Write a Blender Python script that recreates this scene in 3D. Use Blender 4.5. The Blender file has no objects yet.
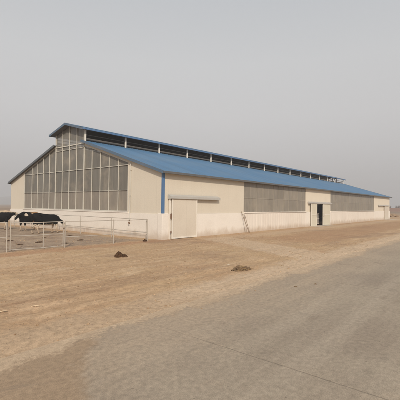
import bpy, bmesh, math, random
from mathutils import Vector, Matrix, noise
random.seed(7)
R = math.radians
scene = bpy.context.scene
C = scene.collection

# ------------------------------------------------------------------ helpers
def link(o, parent=None):
    C.objects.link(o)
    if parent is not None:
        o.parent = parent
    return o

def tag(o, label=None, cat=None, group=None, kind=None):
    for k, v in (('label', label), ('category', cat), ('group', group), ('kind', kind)):
        if v: o[k] = v
    return o

def thing(name, label, cat, loc=(0, 0, 0), rz=0.0, group=None):
    o = bpy.data.objects.new(name, None)
    o.empty_display_size = 0.3
    o.location = loc; o.rotation_euler = (0, 0, rz)
    link(o)
    return tag(o, label, cat, group)

class MB:
    """collects shapes, builds one mesh object"""
    def __init__(s):
        s.v = []; s.f = []; s.m = []; s.smooth = []
    def add(s, vs, fs, mi=0, smooth=False):
        b = len(s.v)
        s.v += [tuple(v) for v in vs]
        for f in fs:
            s.f.append(tuple(i + b for i in f)); s.m.append(mi); s.smooth.append(smooth)
        return s
    def box(s, x0, x1, y0, y1, z0, z1, mi=0):
        vs = [(x, y, z) for z in (z0, z1) for y in (y0, y1) for x in (x0, x1)]
        fs = [(0, 2, 3, 1), (4, 5, 7, 6), (0, 1, 5, 4), (2, 6, 7, 3), (0, 4, 6, 2), (1, 3, 7, 5)]
        return s.add(vs, fs, mi)
    def prism_x(s, poly, x0, x1, mi=0):
        """poly in (y,z), extruded in x"""
        n = len(poly)
        vs = [(x0, y, z) for y, z in poly] + [(x1, y, z) for y, z in poly]
        fs = [tuple(range(n)), tuple(range(2 * n - 1, n - 1, -1))]
        fs += [(i, i + n, (i + 1) % n + n, (i + 1) % n) for i in range(n)]
        return s.add(vs, fs, mi)
    def tube(s, pts, rad, n=8, mi=0, cap=True):
        pts = [Vector(p) for p in pts]
        if not isinstance(rad, (list, tuple)): rad = [rad] * len(pts)
        rings = []
        up = Vector((0, 0, 1))
        for i, p in enumerate(pts):
            d = (pts[min(i + 1, len(pts) - 1)] - pts[max(i - 1, 0)]).normalized()
            a = d.cross(up)
            if a.length < 1e-3: a = d.cross(Vector((1, 0, 0)))
            a.normalize(); b = d.cross(a)
            rings.append([p + (a * math.cos(2 * math.pi * k / n) + b * math.sin(2 * math.pi * k / n)) * rad[i] for k in range(n)])
        vs = [v for r in rings for v in r]
        fs = []
        for i in range(len(pts) - 1):
            for k in range(n):
                fs.append((i * n + k, i * n + (k + 1) % n, (i + 1) * n + (k + 1) % n, (i + 1) * n + k))
        s.add(vs, fs, mi, True)
        if cap:
            s.add(rings[0], [tuple(range(n))], mi); s.add(rings[-1], [tuple(range(n))], mi)
        return s
    def build(s, name, mats, parent=None, fix=True):
        me = bpy.data.meshes.new(name)
        me.from_pydata(s.v, [], s.f)
        if not isinstance(mats, (list, tuple)): mats = [mats]
        for m in mats: me.materials.append(m)
        for p, mi, sm in zip(me.polygons, s.m, s.smooth):
            p.material_index = mi; p.use_smooth = sm
        if fix:
            bm = bmesh.new(); bm.from_mesh(me)
            bmesh.ops.recalc_face_normals(bm, faces=bm.faces)
            bm.to_mesh(me); bm.free()
        me.update()
        return link(bpy.data.objects.new(name, me), parent)

def bevel(o, w=0.01):
    m = o.modifiers.new('bevel', 'BEVEL'); m.width = w; m.segments = 2; m.limit_method = 'ANGLE'; m.angle_limit = R(40)
    return o

# ------------------------------------------------------------------ materials
class NT:
    def __init__(s, name):
        s.mat = bpy.data.materials.new(name); s.mat.use_nodes = True
        s.t = s.mat.node_tree; s.n = s.t.nodes; s.l = s.t.links
        s.p = s.n['Principled BSDF']; s.out = s.n['Material Output']
        s.tc = s.n.new('ShaderNodeTexCoord')
        s.geo = s.n.new('ShaderNodeNewGeometry')
    def set(s, inp, v):
        if hasattr(v, 'is_linked') or isinstance(v, bpy.types.NodeSocket): s.l.new(v, inp)
        else: inp.default_value = v
    def noise(s, vec=None, scale=1.0, detail=4, rough=.6, dist=0.0):
        n = s.n.new('ShaderNodeTexNoise')
        s.l.new(vec if vec is not None else s.geo.outputs['Position'], n.inputs['Vector'])
        n.inputs['Scale'].default_value = scale; n.inputs['Detail'].default_value = detail
        n.inputs['Roughness'].default_value = rough; n.inputs['Distortion'].default_value = dist
        return n.outputs['Fac']
    def mapv(s, sc=(1, 1, 1), vec=None, loc=(0, 0, 0)):
        n = s.n.new('ShaderNodeMapping')
        s.l.new(vec if vec is not None else s.geo.outputs['Position'], n.inputs['Vector'])
        n.inputs['Scale'].default_value = sc; n.inputs['Location'].default_value = loc
        return n.outputs['Vector']
    def xyz(s, vec=None):
        n = s.n.new('ShaderNodeSeparateXYZ'); s.l.new(vec if vec is not None else s.geo.outputs['Position'], n.inputs[0])
        return n.outputs
    def math(s, op, a, b=0.0, c=0.0, clamp=False):
        n = s.n.new('ShaderNodeMath'); n.operation = op; n.use_clamp = clamp
        s.set(n.inputs[0], a); s.set(n.inputs[1], b); s.set(n.inputs[2], c)
        return n.outputs[0]
    def ramp(s, v, a, b, lo=0.0, hi=1.0, smooth=True):
        n = s.n.new('ShaderNodeMapRange'); n.interpolation_type = 'SMOOTHSTEP' if smooth else 'LINEAR'
        s.set(n.inputs['Value'], v)
        n.inputs['From Min'].default_value = a; n.inputs['From Max'].default_value = b
        n.inputs['To Min'].default_value = lo; n.inputs['To Max'].default_value = hi
        return n.outputs['Result']
    def mix(s, f, a, b, blend='MIX'):
        n = s.n.new('ShaderNodeMix'); n.data_type = 'RGBA'; n.blend_type = blend
        s.set(n.inputs['Factor'], f)
        for i, v in ((6, a), (7, b)):
            if isinstance(v, tuple): n.inputs[i].default_value = (*v[:3], 1)
            else: s.l.new(v, n.inputs[i])
        return n.outputs[2]
    def scale(s, col, v):
        n = s.n.new('ShaderNodeVectorMath'); n.operation = 'SCALE'
        if isinstance(col, tuple): n.inputs[0].default_value = col
        else: s.l.new(col, n.inputs[0])
        s.set(n.inputs['Scale'], v)
        return n.outputs[0]
    def bump(s, h, strength=.4, dist=.02, prev=None):
        n = s.n.new('ShaderNodeBump'); n.inputs['Strength'].default_value = strength; n.inputs['Distance'].default_value = dist
        s.l.new(h, n.inputs['Height'])
        if prev is not None: s.l.new(prev, n.inputs['Normal'])
        return n.outputs['Normal']
    def fin(s, col, rough=.7, normal=None, metal=0.0, spec=.4):
        s.set(s.p.inputs['Base Color'], col if not isinstance(col, tuple) else (*col[:3], 1))
        s.set(s.p.inputs['Roughness'], rough)
        s.p.inputs['Metallic'].default_value = metal
        s.p.inputs['Specular IOR Level'].default_value = spec
        if normal is not None: s.l.new(normal, s.p.inputs['Normal'])
        return s.mat

def paint(name, col, rough=.55, dirt=(.30, .22, .15), dirt_amt=.25, spec=.35, scale=1.5, seam=None, streak=.3, base_dirt=0.0):
    """painted sheet / plaster with blotches, rain streaks and optional seams along the horizontal axis"""
    t = NT(name)
    big = t.noise(scale=scale * .5, detail=5)
    st = t.noise(t.mapv((5, 5, .35)), scale=1.0, detail=5, rough=.65)
    fine = t.noise(scale=scale * 14, detail=3)
    f = t.math('MULTIPLY', t.ramp(big, .42, .75), dirt_amt)
    f2 = t.math('MULTIPLY', t.ramp(st, .52, .78), streak * dirt_amt * 2)
    c = t.mix(f, col, tuple(a * .6 + b * .4 for a, b in zip(col, dirt)))
    c = t.mix(f2, c, tuple(a * .55 + b * .45 for a, b in zip(col, dirt)))
    c = t.scale(c, t.ramp(fine, .3, .7, .95, 1.04))
    nrm = None
    o = t.xyz()
    if base_dirt > 0:
        edge = t.math('ADD', o[2], t.math('MULTIPLY', t.noise(t.mapv((1.6, 1.6, .8)), scale=1.3, detail=6), -.9))
        g = t.math('MULTIPLY', t.ramp(edge, -.45, .12, 1, 0), base_dirt)
        c = t.mix(g, c, (.36, .26, .17))
    if seam:
        hx = t.math('ADD', o[0], o[1])
        fr = t.math('FRACT', t.math('DIVIDE', hx, seam))
        d = t.math('ABSOLUTE', t.math('SUBTRACT', fr, .5))
        ln = t.ramp(d, 0, .008 / seam, 0, 1)
        nrm = t.bump(ln, .5, .006)
        c = t.scale(c, t.ramp(d, 0, .008 / seam, .84, 1.0))
    nrm = t.bump(fine, .12, .004, nrm)
    return t.fin(c, rough, nrm, spec=spec)

def corr_paint(name, col, period, rough=.5, depth=.02, dirt=.3):
    t = NT(name)
    o = t.xyz()
    hx = t.math('ADD', o[0], o[1])
    w = t.math('SINE', t.math('MULTIPLY', hx, 2 * math.pi / period))
    big = t.noise(scale=.7, detail=6)
    st = t.noise(t.mapv((4, 4, .3)), scale=1.0, detail=5)
    c = t.mix(t.math('MULTIPLY', t.ramp(big, .4, .75), dirt), col, tuple(a * .6 + b * .4 for a, b in zip(col, (.35, .25, .16))))
    c = t.mix(t.math('MULTIPLY', t.ramp(st, .5, .75), dirt * .7), c, tuple(a * .55 + b * .45 for a, b in zip(col, (.35, .25, .16))))
    edge = t.math('ADD', o[2], t.math('MULTIPLY', t.noise(t.mapv((1.6, 1.6, .8)), scale=1.3, detail=6), -.9))
    c = t.mix(t.ramp(edge, -.45, .1, .6, 0), c, (.36, .26, .17))
    return t.fin(c, rough, t.bump(w, .5, depth))

M = {}
WHITE = (.725, .675, .61)
BEIGE = (.615, .558, .465)
M['white'] = paint('white_plaster', WHITE, .8, dirt_amt=.22, base_dirt=.55)
M['white_corr'] = corr_paint('white_ribbed_sheet', (.70, .64, .57), .42, depth=.004)
M['beige'] = paint('beige_panel', BEIGE, .5, dirt_amt=.22, seam=1.02)
M['cream'] = paint('cream_panel', (.68, .61, .50), .5, dirt_amt=.22, seam=1.02)
M['door'] = paint('door_sheet', (.60, .54, .455), .5, dirt_amt=.35, seam=1.15)
M['leaf'] = paint('leaf_sheet', (.60, .56, .45), .5, dirt_amt=.35, seam=.5)
M['trimwhite'] = paint('white_steel', (.70, .66, .59), .5, dirt_amt=.4)
M['frame'] = paint('window_bar_paint', (.55, .53, .47), .5, dirt_amt=.4, scale=4)
M['barside'] = paint('dusty_side_bar', (.38, .345, .29), .6, dirt_amt=.5, scale=4)
M['galv'] = paint('galvanised_rail', (.42, .41, .385), .5, dirt_amt=.4, scale=3)
M['gutter'] = paint('gutter_steel', (.10, .105, .11), .55, dirt_amt=.3)
M['verge'] = paint('verge_flashing', (.085, .135, .20), .5, dirt_amt=.4)
M['verge_dull'] = paint('weathered_verge', (.10, .115, .13), .55, dirt_amt=.4)
M['bluetrim'] = paint('blue_trim', (.075, .16, .31), .45, dirt_amt=.3)
M['concrete_step'] = paint('step_concrete', (.42, .36, .29), .9, dirt_amt=.5, scale=4)
M['rust'] = paint('rusty_iron', (.16, .09, .055), .8, dirt_amt=.3, scale=9)
M['darksteel'] = paint('dark_steel', (.06, .058, .055), .7, dirt_amt=.2)
M['net'] = paint('rolled_curtain', (.09, .088, .085), .85, dirt_amt=.4)
M['innerroof'] = paint('roof_underside', (.11, .105, .10), .8, dirt_amt=.3)

def roof_mat():
    t = NT('blue_roof_sheet')
    o = t.xyz()
    col = (.066, .152, .270)
    big = t.noise(t.mapv((.25, .5, .5)), scale=1.0, detail=6)
    run = t.noise(t.mapv((3.0, .22, .22)), scale=1.0, detail=5, rough=.65)
    sheet = t.n.new('ShaderNodeTexWhiteNoise'); sheet.noise_dimensions = '1D'
    t.l.new(t.math('FLOOR', t.math('DIVIDE', o[0], .768)), sheet.inputs['W'])
    c = t.mix(t.math('MULTIPLY', t.ramp(big, .35, .75), .5), col, (.115, .180, .252))
    c = t.mix(t.math('MULTIPLY', t.ramp(run, .5, .8), .35), c, (.175, .19, .20))
    c = t.scale(c, t.ramp(sheet.outputs['Value'], 0, 1, .93, 1.06, False))
    return t.fin(c, .5, spec=.4)
M['roof'] = roof_mat()

def pane_mat(name, col, period, low=None):
    t = NT(name)
    o = t.xyz()
    hx = t.math('ADD', o[0], o[1])
    w = t.math('SINE', t.math('MULTIPLY', hx, 2 * math.pi / period))
    rnd = t.geo.outputs['Random Per Island']
    st = t.noise(t.mapv((6, 6, .4)), scale=1.0, detail=5, rough=.65)
    cl = t.noise(t.mapv((.8, .8, .8)), scale=1.0, detail=5)
    c = t.scale(col, t.ramp(rnd, 0, 1, .88, 1.10, False))
    c = t.mix(t.ramp(st, .4, .75, 0, .55), c, tuple(x * .72 for x in col))
    c = t.mix(t.ramp(cl, .45, .75, 0, .5), c, (.42, .36, .28))
    c = t.scale(c, t.ramp(w, -1, 1, .96, 1.03, False))
    t.fin(c, .30, t.bump(w, .22, .008), spec=.45)
    tr = t.n.new('ShaderNodeBsdfTransparent'); mx = t.n.new('ShaderNodeMixShader')
    mx.inputs[0].default_value = .14
    t.l.new(t.p.outputs[0], mx.inputs[1]); t.l.new(tr.outputs[0], mx.inputs[2]); t.l.new(mx.outputs[0], t.out.inputs['Surface'])
    return t.mat
M['pane'] = pane_mat('dusty_translucent_sheet', (.192, .180, .156), .152)
M['pane_low'] = pane_mat('dusty_lower_sheet', (.275, .243, .205), .152)
M['pane_side'] = pane_mat('dusty_side_sheet', (.285, .255, .212), .21)

DIRT = (.43, .297, .176)
def ground_mat():
    t = NT('dry_dirt')
    o = t.xyz(); X, Y = o[0], o[1]
    n1 = t.noise(scale=.22, detail=6); n2 = t.noise(scale=1.3, detail=6, rough=.65); n3 = t.noise(scale=9, detail=5, rough=.7)
    n4 = t.noise(scale=55, detail=3, rough=.7)
    st = t.noise(t.mapv((.5, 2.6, 1)), scale=1.0, detail=6, rough=.62)
    w = t.math('ADD', t.math('MULTIPLY', t.math('SUBTRACT', n2, .5), 1.3), t.math('MULTIPLY', t.math('SUBTRACT', n3, .5), .5))
    w1 = t.math('MULTIPLY', t.math('SUBTRACT', n1, .5), 2.2)
    c = t.mix(t.ramp(n1, .35, .68), DIRT, (.40, .262, .158))
    c = t.mix(t.ramp(st, .42, .72, 0, .75), c, (.53, .385, .25))
    c = t.mix(t.ramp(n2, .56, .74, 0, .6), c, (.32, .20, .122))
    n0 = t.noise(t.mapv((.16, .34, 1), None, (3.1, 8.2, 0)), scale=1.0, detail=7, rough=.66, dist=.6)
    c = t.mix(t.ramp(n0, .50, .66, 0, .7), c, (.285, .195, .130))          # stained, greyer soil
    c = t.mix(t.ramp(n0, .30, .42, .6, 0), c, (.52, .385, .255))           # wind-blown dust
    rut_shade = t.math('MULTIPLY', t.ramp(t.math('ABSOLUTE', t.math('ADD', t.math('ADD', Y, 7.5), t.math('MULTIPLY', w, .8))), .15, .7, 1, 0), t.ramp(X, -8.5, -6, 1, 0))  # shadow of the wheel ruts, painted into the dirt as a dark brown band
    c = t.mix(t.math('MULTIPLY', rut_shade, t.ramp(st, .3, .6, .75, .25)), c, (.285, .18, .11))
    # trampled pen floor
    yw = t.math('ADD', Y, w)
    pen = t.math('MULTIPLY', t.ramp(yw, .1, .9), t.math('MULTIPLY', t.ramp(t.math('ADD', X, w), -1.6, -.5, 1, 0), t.ramp(Y, 26, 34, 1, 0)))
    penc = t.mix(t.ramp(n2, .35, .7), (.345, .27, .20), (.225, .165, .125))
    c = t.mix(t.math('MULTIPLY', pen, .85), c, penc)
    # reddish band under the fence
    red = t.math('MULTIPLY', t.ramp(t.math('ABSOLUTE', t.math('ADD', yw, .25)), .2, .75, 1, 0), t.ramp(X, -1, 1.2, 1, 0))
    c = t.mix(t.math('MULTIPLY', red, .6), c, (.36, .20, .115))
    # dusty shoulder of the road
    ys = t.math('ADD', Y, t.math('ADD', w, t.math('MULTIPLY', w1, .25)))
    sh = t.ramp(ys, -9.35, -8.85, 1, 0)
    sh = t.math('MULTIPLY', sh, t.ramp(Y, -26, -20))
    dustc = t.mix(t.ramp(st, .35, .7), (.545, .415, .29), (.455, .338, .23))
    dustc = t.mix(t.ramp(t.math('ADD', X, w), -10.2, -7.5, .7, 0), dustc, (.40, .285, .185))
    c = t.mix(t.math('MULTIPLY', sh, .9), c, dustc)
    # worn driveway from the near door to the road
    ctr = t.math('ADD', t.math('MULTIPLY', Y, .47), 4.0)          # x of the centre line
    dx = t.math('ABSOLUTE', t.math('SUBTRACT', t.math('ADD', X, w), ctr))
    dr = t.math('MULTIPLY', t.ramp(dx, 1.05, 1.5, 1, 0), t.math('MULTIPLY', t.ramp(Y, -.9, -1.6), t.ramp(Y, -11, -10)))
    c = t.mix(t.math('MULTIPLY', dr, .75), c, dustc)
    # paler walk along the wall
    wk = t.math('MULTIPLY', t.ramp(t.math('ABSOLUTE', t.math('ADD', t.math('ADD', Y, 1.9), t.math('MULTIPLY', w, .7))), .4, 1.1, 1, 0), t.ramp(X, 2, 6))
    c = t.mix(t.math('MULTIPLY', wk, .5), c, dustc)
    # redder beds in front of the barn, further along
    bed = t.math('MULTIPLY', t.ramp(t.math('ABSOLUTE', t.math('ADD', yw, 5.6)), 1.4, 2.6, 1, 0), t.ramp(t.math('ADD', X, w), 3.5, 6))
    c = t.mix(t.math('MULTIPLY', bed, .6), c, (.35, .21, .12))
    far = t.ramp(t.math('ADD', X, Y), 60, 160)
    c = t.mix(far, c, t.mix(t.ramp(t.noise(t.mapv((.012, .03, 1)), scale=1, detail=4), .4, .62), (.24, .165, .11), (.34, .25, .17)))
    c = t.scale(c, t.math('MULTIPLY', t.ramp(n3, .28, .72, .80, 1.16), t.ramp(n4, .28, .72, .86, 1.12)))
    spk = t.noise(scale=24, detail=2, rough=.5)
    c = t.mix(t.ramp(spk, .64, .72, 0, .6), c, (.12, .085, .06))
    h = t.math('ADD', t.math('MULTIPLY', n3, .7), t.math('MULTIPLY', n4, .3))
    nrm = t.bump(h, .55, .035)
    return t.fin(c, .95, nrm, spec=.15)
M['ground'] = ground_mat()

def road_mat():
    t = NT('dusty_concrete')
    o = t.xyz(); X, Y = o[0], o[1]
    n1 = t.noise(scale=.35, detail=6); n2 = t.noise(scale=1.8, detail=7, rough=.68); n3 = t.noise(scale=14, detail=5, rough=.7); n4 = t.noise(scale=90, detail=2)
    tyre = t.noise(t.mapv((.16, 2.2, 1)), scale=1.0, detail=6, rough=.62)
    cross = t.noise(t.mapv((1.4, .25, 1)), scale=1.0, detail=5, rough=.6)
    c = t.mix(t.ramp(n1, .35, .68), (.272, .222, .170), (.335, .280, .213))
    c = t.mix(t.ramp(tyre, .42, .72, 0, .7), c, (.37, .31, .24))
    c = t.mix(t.ramp(cross, .52, .75, 0, .4), c, (.225, .19, .15))
    c = t.mix(t.ramp(n2, .56, .76, 0, .55), c, (.195, .165, .128))
    c = t.mix(t.ramp(n2, .28, .44, .45, 0), c, (.40, .32, .235))
    # slab joints
    jx = t.math('ABSOLUTE', t.math('SUBTRACT', t.math('FRACT', t.math('DIVIDE', t.math('ADD', t.math('ADD', X, 10.3 + 2.75), t.math('MULTIPLY', n2, .05)), 5.5)), .5))
    jn = t.ramp(jx, .0006, .0030, 1, 0)
    jy = t.math('ABSOLUTE', t.math('ADD', t.math('ADD', Y, 14.35), t.math('MULTIPLY', n2, .03)))
    jn = t.math('MAXIMUM', jn, t.ramp(jy, .004, .014, 1, 0))
    jn = t.math('MULTIPLY', jn, t.ramp(n1, .3, .65, .1, .7))
    c = t.mix(jn, c, (.11, .088, .066))
    # hairline cracks
    vo = t.n.new('ShaderNodeTexVoronoi'); vo.feature = 'DISTANCE_TO_EDGE'; vo.inputs['Scale'].default_value = .42
    wp = t.n.new('ShaderNodeVectorMath'); wp.operation = 'MULTIPLY_ADD'
    nz = t.n.new('ShaderNodeTexNoise'); nz.inputs['Scale'].default_value = 1.1; nz.inputs['Detail'].default_value = 5
    t.l.new(t.geo.outputs['Position'], nz.inputs['Vector'])
    t.l.new(nz.outputs['Color'], wp.inputs[0]); wp.inputs[1].default_value = (1.3, 1.3, 0); t.l.new(t.geo.outputs['Position'], wp.inputs[2])
    t.l.new(wp.outputs[0], vo.inputs['Vector'])
    ck = t.math('MULTIPLY', t.ramp(vo.outputs['Distance'], .001, .007, 1, 0), t.ramp(n1, .46, .6, 0, .22))
    c = t.mix(ck, c, (.12, .095, .07))
    # dust drifted over the slab
    wob = t.math('ADD', t.math('MULTIPLY', t.math('SUBTRACT', n3, .5), .5), t.math('ADD', t.math('MULTIPLY', t.math('SUBTRACT', n2, .5), 1.0), t.math('MULTIPLY', t.math('SUBTRACT', n1, .5), 1.6)))
    e1 = t.ramp(t.math('ADD', Y, wob), -10.52, -10.26)
    line = t.math('ADD', t.math('MULTIPLY', Y, -.72), t.math('MULTIPLY', wob, .6))      # dust boundary: x < -3.9 + .72*y
    e2 = t.ramp(t.math('ADD', X, line), -4.05 - .13, -4.05 + .13, 1, 0)
    dust = t.math('MAXIMUM', e1, e2)
    dust = t.math('MAXIMUM', dust, t.ramp(Y, -17.2, -18.2))
    dc = t.mix(t.ramp(tyre, .35, .7), (.335, .243, .160), (.275, .200, .132))
    dc = t.mix(t.math('MULTIPLY', e1, t.ramp(n2, .35, .6, 1, .6)), dc, (.50, .38, .262))
    rim = t.math('MULTIPLY', t.ramp(t.math('ABSOLUTE', t.math('ADD', t.math('ADD', X, line), 3.75)), .05, .45, 1, 0), t.ramp(n1, .35, .6, .2, .8))
    c = t.mix(t.math('MULTIPLY', rim, .5), c, (.25, .195, .14))
    film = t.math('MULTIPLY', t.ramp(t.math('ADD', Y, t.math('MULTIPLY', wob, 1.6)), -12.6, -10.3), t.ramp(t.math('ADD', tyre, t.math('MULTIPLY', n3, .4)), .5, .85, .35, .8))
    c = t.mix(film, c, (.385, .298, .212))                                # thin film of blown dust, thicker towards the verge
    c = t.mix(t.math('MULTIPLY', dust, .95), c, dc)
    c = t.scale(c, t.math('MULTIPLY', t.ramp(n3, .27, .73, .82, 1.14), t.ramp(n4, .3, .7, .84, 1.14)))
    spk = t.noise(scale=17, detail=2)
    c = t.mix(t.ramp(spk, .68, .74, 0, .5), c, (.14, .11, .08))
    stn = t.noise(t.mapv((.7, 1.1, 1), None, (5, 2, 0)), scale=1.0, detail=8, rough=.72, dist=1.2)
    c = t.mix(t.ramp(stn, .56, .68, 0, .5), c, (.20, .155, .115))         # old spills and manure stains
    c = t.mix(t.ramp(stn, .30, .40, .45, 0), c, (.42, .345, .262))        # scuffed pale patches
    h = t.math('SUBTRACT', t.math('ADD', t.math('MULTIPLY', n3, .5), t.math('MULTIPLY', n4, .3)), t.math('MULTIPLY', jn, 1.5))
    return t.fin(c, .85, t.bump(h, .4, .012), spec=.25)
M['road'] = road_mat()

# ------------------------------------------------------------------ world, sun, camera
SUN_EL, SUN_AZ = 33.0, (-.66, -.75)
w = bpy.data.worlds.new('World'); scene.world = w; w.use_nodes = True
wt = w.node_tree; bg = wt.nodes['Background']
sky = wt.nodes.new('ShaderNodeTexSky'); sky.sky_type = 'NISHITA'; sky.sun_disc = False
sky.sun_elevation = R(SUN_EL); sky.sun_rotation = math.atan2(SUN_AZ[0], SUN_AZ[1])
sky.air_density = 1.0; sky.dust_density = 6.0; sky.altitude = 50
hs = wt.nodes.new('ShaderNodeHueSaturation'); hs.inputs['Saturation'].default_value = .15
wt.links.new(sky.outputs[0], hs.inputs['Color'])
mx = wt.nodes.new('ShaderNodeMix'); mx.data_type = 'RGBA'; mx.inputs['Factor'].default_value = .80
wt.links.new(hs.outputs[0], mx.inputs[6]); 
wtc = wt.nodes.new('ShaderNodeTexCoord'); wsep = wt.nodes.new('ShaderNodeSeparateXYZ'); wt.links.new(wtc.outputs['Generated'], wsep.inputs[0])
wr = wt.nodes.new('ShaderNodeValToRGB'); wt.links.new(wsep.outputs['Z'], wr.inputs['Fac'])
cr = wr.color_ramp                                   # smoggy veil: duller and warmer low down, bluish grey high up
for i_, (p_, c_) in enumerate(((0.0, (3.7, 3.55, 3.5)), (.10, (4.05, 3.9, 3.86)), (.24, (4.55, 4.46, 4.45)), (.37, (4.66, 4.68, 4.72)), (.55, (4.1, 4.28, 4.52)))):
    e_ = cr.elements[i_] if i_ < 2 else cr.elements.new(p_)
    e_.position = p_; e_.color = (*c_, 1)
wt.links.new(wr.outputs['Color'], mx.inputs[7])
wt.links.new(mx.outputs[2], bg.inputs['Color']); bg.inputs['Strength'].default_value = .140

sd = bpy.data.lights.new('sun', 'SUN'); sd.energy = 3.4; sd.angle = R(2.5); sd.color = (1.0, .885, .745)
so = link(bpy.data.objects.new('sun', sd))
h = math.hypot(*SUN_AZ)
to_sun = Vector((SUN_AZ[0] / h * math.cos(R(SUN_EL)), SUN_AZ[1] / h * math.cos(R(SUN_EL)), math.sin(R(SUN_EL))))
so.rotation_euler = to_sun.to_track_quat('Z', 'Y').to_euler(); so.location = (-20, -25, 30)

yaw, pit, rol = .6949, .0166, .0120
fw = Vector((math.cos(yaw) * math.cos(pit), math.sin(yaw) * math.cos(pit), math.sin(pit)))
rt = Vector((math.sin(yaw), -math.cos(yaw), 0)); up = rt.cross(fw)
ca = rt * math.cos(rol) + up * math.sin(rol); cb = up * math.cos(rol) - rt * math.sin(rol)
CAM = Vector((-14.4632, -14.9101, 2.0015))
cd = bpy.data.cameras.new('camera'); cd.sensor_width = 36; cd.lens = 354.6 / 400 * 36; cd.clip_end = 9000; cd.clip_start = .05
co = link(bpy.data.objects.new('camera', cd))
co.matrix_world = Matrix(((ca.x, cb.x, -fw.x, CAM.x), (ca.y, cb.y, -fw.y, CAM.y), (ca.z, cb.z, -fw.z, CAM.z), (0, 0, 0, 1)))
scene.camera = co
vs = scene.view_settings
vs.view_transform = 'Standard'; vs.look = 'None'; vs.exposure = 0; vs.gamma = 1; vs.use_curve_mapping = False

# ------------------------------------------------------------------ ground
def sst(a, b, x):
    t = max(0., min(1., (x - a) / (b - a))); return t * t * (3 - 2 * t)

def hgt(x, y):
    if x > 1 and x < 57 and y > 1 and y < 20: return -.03
    n = noise.noise
    z = .035 * n(Vector((x * .23, y * .23, 1.7))) + .026 * n(Vector((x * 1.1, y * 1.1, 4.2)))
    near = 1 - sst(18, 40, math.hypot(x + 8, y + 3))
    if near > 0:
        rough = .55 + .75 * max(0, n(Vector((x * .35, y * .5, 21.0))) + .3)
        z += near * rough * (.018 * n(Vector((x * 3.0, y * 3.4, 9.1))) + .011 * n(Vector((x * 7, y * 7, 2.3))))
        for yc, amp in ((-8.35, .034), (-6.75, .026), (-3.6, .016)):       # wheel ruts running with the road
            yy = y - yc - .35 * n(Vector((x * .16, yc, 5.0)))
            k_ = amp * (.55 + .6 * n(Vector((x * .4, yc, 2.0))))
            z += near * k_ * (-math.exp(-(yy / .17) ** 2) + .6 * math.exp(-((abs(yy) - .3) / .12) ** 2))
    # hoof-trodden pen is rougher
    if x < -1 and y > .2 and near > 0:
        z += near * .035 * abs(n(Vector((x * 2.4, y * 2.4, 6.6))))
    wall = 1 - sst(.3, 3, max(abs(x - 28.8) - 28.8, abs(y - 10.3) - 10.3, 0))
    z = z * (1 - .7 * wall) - .01 * wall
    edge = -10.3 + .28 * n(Vector((x * .5, 3.3, 0))) + .12 * n(Vector((x * 2.1, 7.7, 0)))
    r = sst(edge + .55, edge - .35, y) if False else 1 - sst(edge - .35, edge + .55, y)
    r2 = 1 - sst(-19.6, -18.6, y) if y < -17 else 0
    r = r * (1 - r2)
    z = z * (1 - .8 * r) + .012 * (1 - r) - .05 * r
    return z

def axis(a, b, step, far):
    out = []
    k = a
    while k < b: out.append(k); k += step
    out.append(b)
    s = step; k = b
    while k < far:
        s *= 1.16; k += s; out.append(k)
    s = step; k = a; pre = []
    while k > -far:
        s *= 1.16; k -= s; pre.append(k)
    return pre[::-1] + out
FAR = 2600
xs = axis(-14.5, 9.0, .115, FAR); ys = axis(-13, 11, .115, FAR)
nx, ny = len(xs), len(ys)
gv = [(x, y, hgt(x, y)) for y in ys for x in xs]
gf = [(j * nx + i, j * nx + i + 1, (j + 1) * nx + i + 1, (j + 1) * nx + i) for j in range(ny - 1) for i in range(nx - 1)]
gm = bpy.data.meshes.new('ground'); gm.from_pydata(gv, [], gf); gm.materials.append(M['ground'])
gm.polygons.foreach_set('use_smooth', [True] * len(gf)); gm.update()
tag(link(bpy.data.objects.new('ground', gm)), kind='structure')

rb = MB(); rb.box(-120, 320, -18.9, -10.0, -.12, 0.0)
tag(rb.build('road', M['road']), kind='structure')

# ------------------------------------------------------------------ barn
L, W = 57.6, 20.66
YM, PM = 3.16, 1.0196          # first mullion and pitch
HG, Z2, Z1, ZB = 1.62, 2.965, 4.59, 6.52
YC = W / 2; WC = 2.066
SL = (6.617 - 4.0) / (YC - WC)
def rz_main(y):
    yy = y if y <= YC else W - y
    return 4.0 + SL * yy
SC = (8.10 - 7.55) / WC
def rz_top(y): return 8.10 - SC * abs(y - YC)

barn = thing('cattle_barn', 'long cream cattle barn with blue roof, raised ridge vents and glazed gable', 'barn')
def part(name, mb, mat, parent=None): return mb.build(name, mat, parent or barn)

# lower masonry walls (white)
lw = MB()
lw.box(-.05, .15, 0, W, -.4, 1.5)                     # near gable
part('lower_wall', lw, M['white'])
lw = MB()
for a, b in ((-.05, 22.3), (25.3, L + .05)): lw.box(a, b, -.05, .12, -.4, 1.497)
part('lower_wall', lw, M['white'])
lw = MB(); lw.box(L - .15, L + .05, .13, W - .13, -.4, 1.5)
part('lower_wall', lw, M['white'])
lw = MB(); lw.box(.16, L - .16, W - .12, W + .05, -.4, 1.497)
part('lower_wall', lw, M['white'])
pl = MB(); pl.box(-.085, .46, -.085, .30, -.4, 1.53)          # corner pier
bevel(part('corner_pier', pl, M['white']), .02)

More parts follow.
